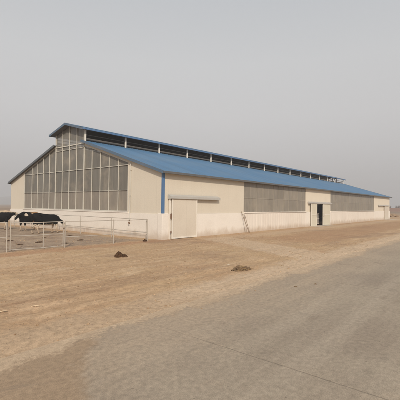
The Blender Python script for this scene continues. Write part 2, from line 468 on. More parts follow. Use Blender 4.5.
# gable upper wall: piers and strips under the roof slopes
MU = [YM + i * PM for i in range(14)] + [YM + 14 * PM + .42]      # mullion positions, last panel wider
Y0, Y1 = YM, MU[14]
def rake_gap(y): return .26 if y < YC else .07
g = MB(); g.prism_x([(0, 1.5), (Y0, 1.5), (Y0, rz_main(Y0)), (0, rz_main(0))], 0, .10)
g.prism_x([(Y0, rz_main(Y0) - .26), (YC - WC, rz_main(YC - WC) - .26), (YC - WC, rz_main(YC - WC)), (Y0, rz_main(Y0))], .001, .10)
part('gable_wall', g, M['beige'])
g = MB(); g.prism_x([(Y1, 1.5), (W, 1.5), (W, rz_main(W)), (Y1, rz_main(Y1))], 0, .10)
g.prism_x([(YC + WC, rz_main(YC + WC) - .07), (Y1, rz_main(Y1) - .07), (Y1, rz_main(Y1)), (YC + WC, rz_main(YC + WC))], .001, .10)
part('gable_wall', g, M['beige'])
fg = MB()
fg.prism_x([(0, 1.5), (W, 1.5), (W, 4.0), (YC + WC, rz_main(YC + WC)), (YC - WC, rz_main(YC - WC)), (0, 4.0)], L - .1, L)
part('gable_wall', fg, M['beige'])
# long upper walls
a = MB(); a.box(.101, 8.69, 0, .09, 1.5, 3.99); part('upper_wall', a, M['beige'])
a = MB(); a.box(20.30, 22.3, 0, .09, 1.5, 3.99); a.box(25.3, 27.40, 0, .09, 1.5, 3.99); a.box(22.3, 25.3, 0, .09, 2.35, 3.99)
part('upper_wall', a, M['cream'])
a = MB(); a.box(46.84, L - .101, 0, .09, 1.5, 3.99); part('upper_wall', a, M['cream'])
a = MB(); a.box(.101, L - .101, W - .09, W, 1.5, 3.99); part('upper_wall', a, M['beige'])

# gable glazing
gw = MB(); XG = .045
def panel(poly, mi=0):
    gw.add([(XG, y, z) for y, z in poly], [tuple(range(len(poly)))], mi)
for i in range(14):
    a_, b_ = MU[i], MU[i + 1]
    mid = 5 <= i <= 8
    rows = [HG, Z2, Z1]
    for q in range(2): panel([(a_, rows[q]), (b_, rows[q]), (b_, rows[q + 1]), (a_, rows[q + 1])], 1 - q)
    if mid:
        panel([(a_, Z1), (b_, Z1), (b_, ZB), (a_, ZB)])
        pts = [(a_, ZB), (b_, ZB), (b_, rz_top(b_) - .06), (a_, rz_top(a_) - .06)]
        panel(pts)
    else:
        ta, tb = rz_main(a_) - rake_gap(a_), rz_main(b_) - rake_gap(b_)
        pts = [(a_, Z1), (b_, Z1)]
        if tb > Z1: pts.append((b_, tb))
        if ta > Z1: pts.append((a_, ta))
        if len(pts) > 2: panel(pts)
win = part('gable_window', gw, [M['pane'], M['pane_low']])
fr = MB()
for i in range(15):
    y = MU[i]
    wd = .034 if i in (5, 9) else (.022 if i in (0, 14, 7) else .0125)
    top = rz_top(y) - .03 if 5 <= i <= 9 else rz_main(y) - rake_gap(y) + .02
    fr.box(-.02 - (.012 if i in (5, 9) else 0), .03, y - wd, y + wd, HG, top)
for z, a_, b_, ww in ((Z2, Y0, Y1, .011), (Z1, Y0, Y1, .019), (ZB, YC - WC, YC + WC, .034), (ZB - .30, YC - WC, YC + WC, .016)):
    fr.box(-.016, .028, a_, b_, z - ww, z + ww)
fr.box(-.03, .028, Y0 - .02, Y1 + .02, HG - .04, HG + .015)
for a_, b_ in ((Y0, YC - WC), (YC + WC, Y1)):
    ga_ = rake_gap(a_ + .01)
    fr.prism_x([(a_, rz_main(a_) - ga_ - .02), (b_, rz_main(b_) - ga_ - .02), (b_, rz_main(b_) - ga_ + .02), (a_, rz_main(a_) - ga_ + .02)], -.013, .027)
fr.build('frame', M['frame'], win)
sl = MB(); sl.box(-.085, .10, Y0 - .1, Y1 + .1, 1.502, 1.572); sl.build('sill', M['white'], win)

# side window bands
for a_, b_ in ((8.70, 20.29), (27.41, 46.83)):
    s = MB(); n = round((b_ - a_) / .98); st = (b_ - a_) / n
    for i in range(n):
        for z0, z1 in ((1.53, 2.66), (2.66, 3.93)):
            s.add([(a_ + i * st, .04, z0), (a_ + (i + 1) * st, .04, z0), (a_ + (i + 1) * st, .04, z1), (a_ + i * st, .04, z1)], [(0, 1, 2, 3)])
    sw = part('side_window', s, M['pane_side'])
    f = MB()
    for i in range(n + 1):
        x = a_ + i * st; wd = .025 if i in (0, n) else .010
        f.box(x - wd, x + wd, .018, .032, 1.53, 3.95)
    f.box(a_, b_, .014, .030, 2.648, 2.672)
    f.build('frame', M['barside'], sw)
    q = MB(); q.box(a_ - .02, b_ + .02, -.12, .10, 1.50, 1.565); q.build('sill', M['white'], sw)
    k = MB()
    x = a_ + .05
    vs_ = []                                                     # ribbed sheet below the window
    while x < b_ - .05:
        for dx, dy in ((0, 0), (.05, 0), (.065, -.008), (.355, -.008), (.37, 0)):
            if x + dx < b_ - .05: vs_.append((x + dx, -.062 + dy))
        x += .42
    verts = [(p, q_, -.05) for p, q_ in vs_] + [(p, q_, 1.42) for p, q_ in vs_]
    m_ = len(vs_)
    k.add(verts, [(i, i + 1, i + 1 + m_, i + m_) for i in range(m_ - 1)])
    part('ribbed_panel', k, M['white_corr'])

# near sliding door with its covered rail
d = MB(); d.box(.62, 2.92, -.19, -.12, .03, 2.42)
dr = bevel(part('sliding_door', d, M['door']), .008)
e = MB(); e.box(.62, .70, -.205, -.19, .03, 2.42); e.box(2.84, 2.92, -.205, -.19, .03, 2.42); e.box(.70, 2.84, -.205, -.19, .03, .12)
e.build('frame', M['trimwhite'], dr)
e = MB(); e.box(.535, .60, -.20, -.10, 1.22, 1.52); e.tube([(.57, -.21, 1.18), (.57, -.21, 1.54)], .014); e.build('latch', M['rust'], dr)
e = MB(); e.box(.55, .60, -.20, -.10, .38, .48); e.build('floor_bolt', M['rust'], dr)
r = MB(); r.prism_x([(-.06, 2.40), (-.26, 2.40), (-.28, 2.42), (-.28, 2.56), (-.06, 2.66)], .42, 5.30)
part('door_rail', r, M['galv'])
r = MB(); r.box(.50, .56, -.14, -.051, 0, 2.39); part('door_stop', r, M['trimwhite'])

# middle entrance: two leaves partly slid apart
for a_, b_ in ((21.30, 22.83), (24.60, 26.76)):
    d = MB(); d.box(a_, b_, -.19, -.12, .03, 2.38); o = part('entrance_door', d, M['leaf'])
    e = MB(); e.box(a_, a_ + .07, -.205, -.19, .03, 2.38); e.box(b_ - .07, b_, -.205, -.19, .03, 2.38); e.box(a_ + .07, b_ - .07, -.205, -.19, 1.16, 1.23)
    e.build('frame', M['trimwhite'], o)
    hx = b_ - .13 if a_ < 22 else a_ + .13
    e = MB(); e.tube([(hx, -.20, .95), (hx, -.25, 1.0), (hx, -.25, 1.25), (hx, -.20, 1.3)], .014); e.build('handle', M['rust'], o)
r = MB(); r.prism_x([(-.06, 2.38), (-.25, 2.38), (-.27, 2.40), (-.27, 2.51), (-.06, 2.58)], 20.76, 27.2)
part('door_rail', r, M['galv'])
s = MB(); s.box(21.2, 26.6, -.95, -.051, -.2, .025); bevel(part('door_step', s, M['concrete_step']), .02)
g_ = MB()
for i in range(9): g_.box(22.35 + i * .35, 22.39 + i * .35, .5, .54, .1, 1.25)
for z in (.12, .7, 1.25): g_.box(22.3, 25.3, .49, .55, z, z + .045)
part('entrance_gate', g_, M['trimwhite'])
# far sliding door
d = MB(); d.box(53.2, 55.9, -.19, -.12, .03, 2.36); o = part('sliding_door', d, M['door'])
e = MB(); e.box(53.2, 53.28, -.205, -.19, .03, 2.36); e.build('frame', M['darksteel'], o)
r = MB(); r.prism_x([(-.06, 2.34), (-.25, 2.34), (-.27, 2.36), (-.27, 2.47), (-.06, 2.54)], 49.3, 56.0); part('door_rail', r, M['galv'])
s = MB(); s.box(52.8, 58.6, -1.3, -.051, -.2, .03); part('door_step', s, M['concrete_step'])

# blue corner strip, gable pipe and tap
t_ = MB(); t_.box(-.032, .15, -.036, .0, 1.535, 3.93); t_.box(-.032, .0, .001, .06, 1.535, 3.93); part('corner_trim', t_, M['bluetrim'])
t_ = MB(); t_.tube([(-.07, 2.86, .75), (-.07, 2.86, 4.72)], .028)
for z in (1.1, 2.6, 4.2): t_.box(-.10, .0, 2.82, 2.90, z, z + .03)
part('water_pipe', t_, M['frame'])
t_ = MB(); t_.tube([(-.07, 2.86, .80), (-.12, 2.84, .92), (-.2, 2.8, .92), (-.22, 2.79, .84)], .03); t_.tube([(-.15, 2.82, .93), (-.15, 2.82, 1.03)], .015); t_.box(-.20, -.10, 2.79, 2.85, 1.03, 1.05)
part('water_tap', t_, M['rust'])

# roof sheets: trapezoidal ribs across the slope
def sheet(name, ya, yb, zf, x0, x1, th=.012):
    prof = []; x = x0; P = .256
    while x < x1:
        for dx, dz in ((0, 0), (.15, 0), (.175, .020), (.225, .020), (.25, 0)):
            if x + dx <= x1: prof.append((x + dx, dz))
        x += P
    prof.append((x1, 0))
    n = len(prof); segs = 6; k = MB(); vs_ = []
    for s_ in range(segs + 1):
        y = ya + (yb - ya) * s_ / segs
        for px, dz in prof: vs_.append((px, y, zf(y) + dz))
    k.add(vs_, [(s_ * n + i, s_ * n + i + 1, (s_ + 1) * n + i + 1, (s_ + 1) * n + i) for s_ in range(segs) for i in range(n - 1)])
    o = part(name, k, M['roof'])
    # lining under the sheet
    u = MB(); u.add([(x0 + .02, ya, zf(ya) - .05), (x1 - .02, ya, zf(ya) - .05), (x1 - .02, yb, zf(yb) - .05), (x0 + .02, yb, zf(yb) - .05)], [(0, 1, 2, 3)])
    u.build('lining', M['innerroof'], o)
    return o
mainz = lambda y: rz_main(y) + .06
def mz_near(y): return 4.06 + SL * y
def mz_far(y): return 4.06 + SL * (W - y)
sheet('roof', -.24, YC - WC + .12, mz_near, -.22, L + .42)
sheet('roof', W + .12, YC + WC - .12, mz_far, -.22, L + .42)
def tz_near(y): return 8.16 - SC * (YC - y)
def tz_far(y): return 8.16 - SC * (y - YC)
sheet('ridge_roof', YC - WC - .34, YC, tz_near, -.38, L + .55)
sheet('ridge_roof', YC + WC + .34, YC, tz_far, -.38, L + .55)
rc = MB(); rc.prism_x([(YC - .3, tz_near(YC - .3) + .035), (YC, tz_near(YC) + .05), (YC + .3, tz_far(YC + .3) + .035), (YC + .3, tz_far(YC + .3) + .045), (YC, 8.23), (YC - .3, tz_near(YC - .3) + .045)], -.39, L + .56)
part('ridge_cap', rc, M['roof'])
# verge boards on both ends
for x0, x1 in ((-.25, -.215), (L + .425, L + .455)):
    v = MB()
    v.prism_x([(-.28, mz_near(-.28) - .13), (YC - WC + .12, mz_near(YC - WC + .12) - .13), (YC - WC + .12, mz_near(YC - WC + .12) + .05), (-.28, mz_near(-.28) + .05)], x0, x1)
    part('verge_board', v, M['verge'])
    v = MB()
    v.prism_x([(W + .15, mz_far(W + .15) - .13), (YC + WC - .12, mz_far(YC + WC - .12) - .13), (YC + WC - .12, mz_far(YC + WC - .12) + .05), (W + .15, mz_far(W + .15) + .05)], x0, x1)
    part('verge_board', v, M['verge_dull'])
for x0, x1 in ((-.415, -.375), (L + .55, L + .58)):
    v = MB()
    v.prism_x([(YC - WC - .36, tz_near(YC - WC - .36) - .10), (YC, 8.06), (YC + WC + .36, tz_far(YC + WC + .36) - .10), (YC + WC + .36, tz_far(YC + WC + .36) + .05), (YC, 8.235), (YC - WC - .36, tz_near(YC - WC - .36) + .05)], x0, x1)
    part('verge_board', v, M['verge'])
for y0, y1 in ((-.36, -.245), (W + .125, W + .24)):
    v = MB(); v.box(-.24, L + .44, y0, y1, 3.87, 3.995); part('gutter', v, M['gutter'])
for y0, y1 in ((YC - WC - .38, YC - WC - .345), (YC + WC + .345, YC + WC + .38)):
    v = MB(); v.box(-.37, L + .54, y0, y1, tz_near(YC - WC - .34) - .07, tz_near(YC - WC - .34) + .03); part('eave_trim', v, M['bluetrim'])

# raised ridge: open sides with posts, rails and rolled curtain
for yy, sg in ((YC - WC, 1), (YC + WC, -1)):
    for i in range(16):
        x = min(max(i * 3.765, .07), L - .07) if i < 15 else L - .07
        p = MB(); p.box(x - .052, x + .052, yy - .05, yy + .05, 6.55, 7.50); part('vent_post', p, M['trimwhite'])
    b = MB(); b.box(.0, L, yy - .05, yy + .05, 7.50, 7.60); part('eave_beam', b, M['innerroof'])
    b = MB(); b.box(.10, L, yy + sg * .07, yy + sg * .11, 7.14, 7.19); part('vent_rail', b, M['darksteel'])
    b = MB(); b.tube([(.1, yy + sg * .14, 6.86), (L * .5, yy + sg * .14, 6.85), (L - .1, yy + sg * .14, 6.86)], .085); part('rolled_curtain', b, M['net'])
for i in range(1, 15):
    x = i * L / 15
    p = MB(); p.prism_x([(YC - WC + .07, 7.38), (YC, 7.90), (YC + WC - .07, 7.38), (YC + WC - .07, 7.5), (YC, 8.05), (YC - WC + .07, 7.5)], x - .05, x + .05); part('rafter', p, M['darksteel'])
for y in (YC - .8, YC, YC + .8):
    p = MB(); p.box(L - .12, L - .02, y - .05, y + .05, 6.55, rz_top(y) - .02); part('vent_post', p, M['trimwhite'])
p = MB(); p.box(L - .1, L - .03, YC - WC + .06, YC + WC - .06, 6.52, 6.60); part('vent_rail', p, M['darksteel'])
# inside: two rows of columns carrying the ridge
for yy in (YC - WC, YC + WC):
    for i in range(1, 15, 2):
        x = i * L / 15
        p = MB(); p.box(x - .08, x + .08, yy - .08, yy + .08, -.1, 6.5); part('inner_column', p, M['galv'])

# ------------------------------------------------------------------ pipe fences
M['pipe'] = paint('weathered_pipe', (.40, .365, .315), .5, dirt_amt=.5, scale=6)
def gz(x, y): return hgt(x, y)
def pipe_fence(label, pts, heights, end_posts=True, rails=(1.22, .50)):
    t = thing('pipe_fence', label, 'fence', (pts[0][0], pts[0][1], 0))
    t0 = Vector((pts[0][0], pts[0][1], 0))
    for (x, y) in pts:
        lean = Vector((random.uniform(-.012, .012), random.uniform(-.012, .012), 0))
        m = MB(); m.tube([Vector((x, y, -.2)) - t0, Vector((x, y, 1.245)) - t0 + lean], .024, 10)
        m.build('post', M['pipe'], t)
    for z in rails:
        m = MB()
        P = []
        for i in range(len(pts) - 1):
            a_, b_ = Vector((*pts[i], z)), Vector((*pts[i + 1], z))
            for k in range(4):
                q = a_.lerp(b_, k / 4); q.z += -.018 * math.sin(math.pi * k / 4) + random.uniform(-.004, .004)
                P.append(q - t0)
        P.append(Vector((*pts[-1], z)) - t0)
        m.tube(P, .017, 10); m.build('rail', M['pipe'], t)
    return t
pipe_fence('weathered two-rail pipe fence running from the corner post beside the barn to the gate', [(-1.2, -.08), (-3.25, .22), (-5.88, .30)], 1.22)
pipe_fence('two-rail pipe fence running along the foot of the glazed gable behind the cows', [(-1.13, .10), (-1.08, 3.35), (-1.02, 6.9), (-1.0, 10.4), (-1.0, 13.9), (-1.0, 17.4), (-1.0, 20.9)], 1.22)
pipe_fence('two-rail pipe fence at the left picture edge, beyond the gate', [(-8.36, .42), (-10.6, .62), (-12.9, .8), (-15.2, 1.0)], 1.22, rails=(1.22, .62))
gt = thing('pen_gate', 'three-rail pipe gate with a middle bar closing the pen in front of the cows', 'gate', (-8.24, .38, 0))
gl = Vector((-8.24, .38, 0)); ga = Vector((0, 0, 0)); gb = Vector((-5.97, .30, 0)) - gl
for q in (ga, gb):
    m = MB(); m.tube([q + Vector((0, 0, .08)), q + Vector((0, 0, 1.23))], .022, 10); m.build('end_bar', M['pipe'], gt)
q = ga.lerp(gb, .60); m = MB(); m.tube([q + Vector((0, 0, .10)), q + Vector((0, 0, 1.22))], .019, 10); m.build('middle_bar', M['pipe'], gt)
for z in (1.21, .66, .10):
    m = MB(); m.tube([ga + Vector((0, 0, z)), ga.lerp(gb, .5) + Vector((0, 0, z - .015)), gb + Vector((0, 0, z))], .017, 10); m.build('rail', M['pipe'], gt)
m = MB(); m.tube([gb + Vector((-.04, -.03, .95)), gb + Vector((.0, -.05, .86)), gb + Vector((.07, -.03, .96))], .012, 6); m.build('latch_chain', M['rust'], gt)

# ------------------------------------------------------------------ cows
def cow_mat(name, th, seed, brown=None, sock=.52, belly=.0, white_face=False, topdust=0.0):
    t = NT(name)
    oc = t.tc.outputs['Object']
    o = t.xyz(oc)
    n = t.noise(t.mapv((1, 1.2, .9), oc, (seed, seed * .7, 0)), scale=1.5, detail=2, rough=.4)
    f = t.ramp(n, th, th + .03)
    fine = t.noise(oc, scale=30, detail=3)
    n2 = t.noise(oc, scale=6, detail=3)
    leg = t.ramp(t.math('ADD', o[2], t.math('MULTIPLY', n2, .25)), sock + .10, sock + .15, 1, 0)
    f = t.math('MAXIMUM', f, leg)
    if white_face:
        fx = t.math('MULTIPLY', t.ramp(o[0], 1.16, 1.21), t.ramp(t.math('ABSOLUTE', o[1]), white_face, white_face + .03, 1, 0))
        f = t.math('MAXIMUM', f, fx)
    wc = t.mix(t.ramp(n2, .4, .7), (.60, .52, .42), (.42, .33, .24))
    c = t.mix(f, (.008, .0075, .0075), wc)
    if brown:
        b = t.math('MULTIPLY', t.ramp(t.math('ADD', o[0], t.math('MULTIPLY', n2, .3)), brown[0], brown[0] + .12, 1, 0), t.ramp(t.math('ADD', o[2], t.math('MULTIPLY', n2, .2)), brown[1], brown[1] + .1))
        b = t.math('MULTIPLY', b, t.ramp(n2, .35, .55, .55, 1))
        c = t.mix(b, c, (.33, .19, .09))
    if topdust:
        c = t.mix(t.math('MULTIPLY', t.ramp(t.math('ADD', o[2], t.math('MULTIPLY', n2, .15)), 1.33, 1.43), topdust), c, (.55, .43, .30))
    hoof = t.ramp(o[2], .05, .07, 1, 0)
    c = t.mix(hoof, c, (.05, .04, .03))
    mud = t.math('MULTIPLY', t.ramp(t.math('ADD', o[2], t.math('MULTIPLY', n2, .4)), .35, .7, .6, 0), 1)
    c = t.mix(mud, c, (.27, .19, .125))
    c = t.scale(c, t.ramp(fine, .3, .7, .85, 1.12))
    return t.fin(c, .75, t.bump(fine, .3, .01), spec=.12)

def loft(mb, rings, n=14, peak=0.0):
    """rings: (centre, ry, rz, direction) -> ellipses across the direction"""
    vs_ = []
    for c, ry, rzz, d in rings:
        c = Vector(c); d = Vector(d).normalized(); side = Vector((0, 0, 1)).cross(d)
        if side.length < 1e-3: side = Vector((0, 1, 0))
        side.normalize(); upv = d.cross(side)
        for k in range(n):
            a_ = 2 * math.pi * k / n
            vs_.append(c + side * math.cos(a_) * ry * (1 - peak * max(0, math.sin(a_)) ** 2) + upv * math.sin(a_) * rzz)
    f_ = []
    for i in range(len(rings) - 1):
        for k in range(n): f_.append((i * n + k, i * n + (k + 1) % n, (i + 1) * n + (k + 1) % n, (i + 1) * n + k))
    f_.append(tuple(range(n - 1, -1, -1))); f_.append(tuple(range((len(rings) - 1) * n, len(rings) * n)))
    mb.add(vs_, f_)

def chain(mb, pts, n=12):
    """pts: (pos, ry, rz)"""
    P = [Vector(p[0]) for p in pts]; rings = []
    for i, p in enumerate(pts):
        d = P[min(i + 1, len(P) - 1)] - P[max(i - 1, 0)]
        rings.append((p[0], p[1], p[2], d))
    loft(mb, rings, n)

def make_cow(label, mat, loc, rz, head, stance, scale=1.0, drop=0.0, group='dairy cows standing in the pen'):
    t = thing('dairy_cow', label, 'cow', loc, rz, group)
    t.scale = (scale,) * 3
    m = MB()
    X = (1, 0, 0)
    loft(m, [((-.97, 0, 1.22), .05, .08, X), ((-.93, 0, 1.15), .17, .20, X), ((-.80, 0, 1.08), .25, .30, X), ((-.60, 0, 1.03), .28, .36, X), ((-.30, 0, .97), .31, .39, X),
             ((.0, 0, .94), .34, .41, X), ((.32, 0, .96), .32, .41, X), ((.58, 0, 1.0), .26, .39, X), ((.78, 0, 1.06), .19, .31, X), ((.92, 0, 1.10), .12, .2, X)], 18, .28)
    hb, mz, side = head          # head base, muzzle, sideways turn
    hbv = Vector((hb[0], side * .5, hb[1])); mzv = Vector((mz[0], side, mz[1]))
    chain(m, [((.55, 0, 1.12), .17, .27), ((.80, side * .12, 1.12 * .55 + hb[1] * .45), .13, .20), (tuple(hbv.lerp(Vector((.80, 0, 1.1)), .25)), .10, .145), (tuple(hbv), .095, .13)])
    q = hbv + (hbv - mzv) * .12
    chain(m, [(tuple(q), .07, .07), (tuple(hbv), .11, .125), (tuple(hbv.lerp(mzv, .35)), .105, .12), (tuple(hbv.lerp(mzv, .72)), .075, .085), (tuple(mzv), .075, .07), (tuple(mzv + (mzv - hbv) * .05), .05, .045)])
    for s_ in (-1, 1):           # ears
        e0 = hbv + Vector((-.01, s_ * .08, .05)); e1 = hbv + Vector((-.05, s_ * .20, .06)); e2 = hbv + Vector((-.07, s_ * .27, .03))
        chain(m, [(tuple(e0), .03, .03), (tuple(e1), .055, .03), (tuple(e2), .02, .015)], 8)
    fl, fr_, hl, hr = stance
    for s_, off in ((1, fl), (-1, fr_)):
        y = s_ * .165
        chain(m, [((.58, y * .8, 1.0), .09, .17), ((.60, y, .74), .085, .12), ((.60 + off * .45, y, .46), .056, .066), ((.60 + off * .5, y, .40), .052, .056), ((.585 + off * .9, y, .14), .038, .042), ((.60 + off, y, .08), .048, .052), ((.635 + off, y, .03), .055, .07), ((.64 + off, y, .0), .055, .075)])
    for s_, off in ((1, hl), (-1, hr)):
        y = s_ * .175
        chain(m, [((-.70, y * .7, 1.1), .11, .2), ((-.62, y, .86), .11, .2), ((-.58 + off * .3, y, .68), .085, .13), ((-.74 + off * .6, y, .50), .05, .068), ((-.79 + off * .7, y, .44), .048, .056), ((-.75 + off, y, .16), .038, .042), ((-.73 + off, y, .08), .046, .05), ((-.69 + off, y, .03), .055, .07), ((-.685 + off, y, 0), .055, .075)])
    chain(m, [((-.55, 0, .75), .13, .12), ((-.44, 0, .66), .16, .14), ((-.32, 0, .66), .12, .10), ((-.2, 0, .7), .05, .05)])     # udder
    chain(m, [((-.93, 0, 1.30), .035, .035), ((-1.0, .0, 1.24), .03, .03), ((-1.03, .02, .95), .024, .024), ((-1.03, .03, .68), .024, .024), ((-1.03, .03, .55), .045, .045), ((-1.02, .03, .40), .02, .02)], 8)
    for s_ in (-1, 1):           # hook and pin bones
        chain(m, [((-.72, s_ * .15, 1.27), .05, .05), ((-.58, s_ * .235, 1.27), .06, .05), ((-.45, s_ * .22, 1.2), .05, .05)], 8)
    chain(m, [((-.85, 0, 1.33), .05, .05), ((-.6, 0, 1.36), .06, .05), ((-.2, 0, 1.335), .05, .05), ((.3, 0, 1.355), .06, .05), ((.55, 0, 1.38), .06, .06), ((.75, 0, 1.30), .06, .08)], 8)
    m.v = [(a_[0], a_[1], a_[2] - drop * sst(-.9, 1.1, a_[0]) * sst(.45, 1.2, a_[2])) for a_ in m.v]
    hbv.z -= drop * sst(-.9, 1.1, hbv.x) * sst(.45, 1.2, hbv.z); mzv.z -= drop * sst(-.9, 1.1, mzv.x) * sst(.45, 1.2, mzv.z)
    o = m.build('body', mat)
    rm = o.modifiers.new('r', 'REMESH'); rm.mode = 'VOXEL'; rm.voxel_size = .020; rm.use_smooth_shade = True
    sm = o.modifiers.new('s', 'SMOOTH'); sm.factor = .5; sm.iterations = 4
    dg = bpy.context.evaluated_depsgraph_get(); dg.update()
    me = bpy.data.meshes.new_from_object(o.evaluated_get(dg)); me.name = 'cow_body'
    old = o.data; o.modifiers.clear(); o.data = me; bpy.data.meshes.remove(old)
    if not me.materials: me.materials.append(mat)
    me.polygons.foreach_set('use_smooth', [True] * len(me.polygons))
    o.parent = t
    for s_ in (-1, 1):
        d = (mzv - hbv).normalized()
        c = hbv.lerp(mzv, .28) + Vector((0, s_ * .098, .03))
        k = MB(); loft(k, [(tuple(c + d * a_), r_, r_, tuple(d)) for a_, r_ in ((-.02, .006), (-.012, .016), (0, .021), (.012, .016), (.02, .006))], 10)
        k.build('eye', M['eye'], t)
    return t
M['eye'] = paint('eye', (.01, .009, .008), .2, dirt_amt=0)
vd = math.atan2(-.45, .89)
m1 = cow_mat('cow_hide_blazed', .57, 3.1, white_face=.3, topdust=.9)
m2 = cow_mat('cow_hide_muddy', .64, 9.4, brown=(-.05, .66), sock=.40, white_face=.05)
m3 = cow_mat('cow_hide_black', .72, 5.2, sock=.62)
def gl3(x, y): return (x, y, hgt(x, y) + .0)
make_cow('black and white cow with a dusty back, cut by the left picture edge', m1, gl3(-3.65, 14.0), R(-22), ((1.14, 1.22), (1.42, .95), -.18), (.10, -.12, .05, -.1), 1.02)
make_cow('black cow facing left with a mud-brown rump, half hidden behind the other cow', m2, gl3(-2.25, 11.92), R(205), ((1.14, 1.16), (1.46, .90), .10), (-.08, .08, .12, -.05), 1.0)
make_cow('black cow with pale legs lowering its head to the right', m3, gl3(-2.6, 8.55), R(2), ((1.10, .90), (1.32, .46), -.06), (-.10, .12, -.16, .10), 1.0, .19)

# ------------------------------------------------------------------ small things on the ground
def lumpy(mb, c, rx, ry, rz_, seed, rough=.35, n=28, mi=0):
    vs_ = []; f_ = []
    rows = 12
    for j in range(rows + 1):
        ph = math.pi / 2 * j / rows
        for k in range(n):
            a_ = 2 * math.pi * k / n
            d = Vector((math.cos(a_) * math.cos(ph), math.sin(a_) * math.cos(ph), math.sin(ph)))
            q = 1 + rough * noise.noise(d * 2.2 + Vector((seed, 0, 0))) + rough * .7 * noise.noise(d * 6 + Vector((0, seed, 0))) + rough * .45 * noise.noise(d * 14 + Vector((0, 0, seed)))
            vs_.append((c[0] + d.x * rx * q, c[1] + d.y * ry * q, c[2] + d.z * rz_ * q - .02))
    for j in range(rows):
        for k in range(n): f_.append((j * n + k, j * n + (k + 1) % n, (j + 1) * n + (k + 1) % n, (j + 1) * n + k))
    mb.add(vs_, f_, mi, False)

def dung_mat():
    t = NT('dry_manure'); n = t.noise(scale=22, detail=5); n2 = t.noise(scale=7, detail=4)
    c = t.mix(t.ramp(n, .35, .7), (.045, .024, .013), (.12, .068, .036))
    c = t.mix(t.ramp(n2, .6, .75, 0, .5), c, (.21, .135, .075))
    return t.fin(c, .95, t.bump(n, .9, .03), spec=.1)
M['dung'] = dung_mat()
M['strawdung'] = paint('strawy_manure', (.15, .098, .056), .95, dirt=(.4, .28, .16), dirt_amt=.6, scale=14)
def straw_mat():
    t = NT('straw'); r_ = t.geo.outputs['Random Per Island']
    c = t.mix(r_, (.48, .34, .19), (.26, .17, .085))
    return t.fin(c, .85, spec=.15)
M['straw'] = straw_mat()
M['soil'] = paint('loose_soil', (.27, .185, .115), .95, dirt_amt=.2, scale=8)

x, y = -5.95, -3.8
k = MB(); lumpy(k, (0, 0, 0), .17, .16, .22, 3.3, .22); lumpy(k, (.15, -.12, 0), .14, .12, .13, 8.1, .22)
o = k.build('manure_heap', M['dung']); o.location = (x, y, hgt(x, y) - .005)
tag(o, 'dark two-humped manure lump alone on the dirt in front of the pen', 'manure')

x, y = -5.0, -8.75
t = thing('straw_clump', 'brown clump of trampled straw and manure at the edge of the dusty road shoulder', 'straw', (x, y, hgt(x, y) - .005))
k = MB(); lumpy(k, (-.12, .04, 0), .24, .15, .13, 1.2, .5); lumpy(k, (.16, -.08, 0), .2, .12, .09, 5.5, .5)
k.build('manure', M['strawdung'], t)
k = MB()
for i in range(260):
    a_ = random.uniform(0, math.pi); l_ = random.uniform(.06, .2)
    px, py = random.gauss(.02, .16), random.gauss(0, .08)
    pz = max(.012, .13 - 1.2 * (abs(px) * .35 + abs(py) * .5)) * random.uniform(.3, 1.1)
    dv = Vector((math.cos(a_), math.sin(a_), random.uniform(-.35, .35))) * l_ * .5
    b = Vector((px, py, pz + .012))
    k.tube([b - dv, b + Vector((0, 0, .008)), b + dv], .0032, 4)
k.build('straw_stalks', M['straw'], t)

x, y = -1.24, -.10
k = MB(); lumpy(k, (0, 0, 0), .12, .11, .13, 6.3, .45)
o = k.build('manure_lump', M['dung']); o.location = (x - .12, y + .02, hgt(x, y)); tag(o, 'small dark manure lump at the foot of the fence corner post', 'manure')

M['wood'] = paint('bleached_wood', (.55, .43, .29), .8, dirt_amt=.3, scale=20)
for (x, y, a_, l_, lab) in ((-11.76, -8.02, -14, .15, 'pale wood splinter lying on the dirt by the left picture edge'),
                            (-11.2, -8.08, -34, .15, 'pale wood splinter on the dirt, right of a similar one at the picture edge')):
    k = MB(); dv = Vector((math.cos(R(a_)), math.sin(R(a_)), 0)) * l_ / 2
    k.tube([-dv, Vector((0, 0, .012)), dv * .6 + Vector((0, 0, .008)), dv], [.006, .010, .009, .004], 6)
    o = k.build('wood_splinter', M['wood']); o.location = (x, y, hgt(x, y) + .012); tag(o, lab, 'splinter')

def stone_mat():
    t = NT('pale_stone'); n = t.noise(scale=18, detail=4)
    return t.fin(t.mix(n, (.40, .35, .28), (.62, .55, .45)), .9, t.bump(n, .5, .01), spec=.15)
M['stone'] = stone_mat()
for (x, y, s_, lab) in ((-4.5, -7.9, .055, 'pale fist-sized stone on the dirt left of the straw clump'), (-9.05, -11.35, .028, 'small stone lying on the concrete road near its dusty edge')):
    k = MB(); lumpy(k, (0, 0, 0), s_, s_ * .8, s_ * .7, x, .3, 16)
    o = k.build('stone', M['stone']); o.location = (x, y, max(hgt(x, y), 0)); tag(o, lab, 'stone')

for (x_, y_), lab in ((g_, l_) for g_, l_ in (((-6.05, -11.05), 'left one of two small dark crumbs of manure dropped on the concrete road'), ((-5.4, -11.3), 'right one of two small dark crumbs of manure dropped on the concrete road'))):
    k = MB(); lumpy(k, (0, 0, 0), .055, .04, .022, x_, .4, 18)
    o = k.build('manure_crumb', M['strawdung']); o.location = (x_, y_, .012); tag(o, lab, 'manure')

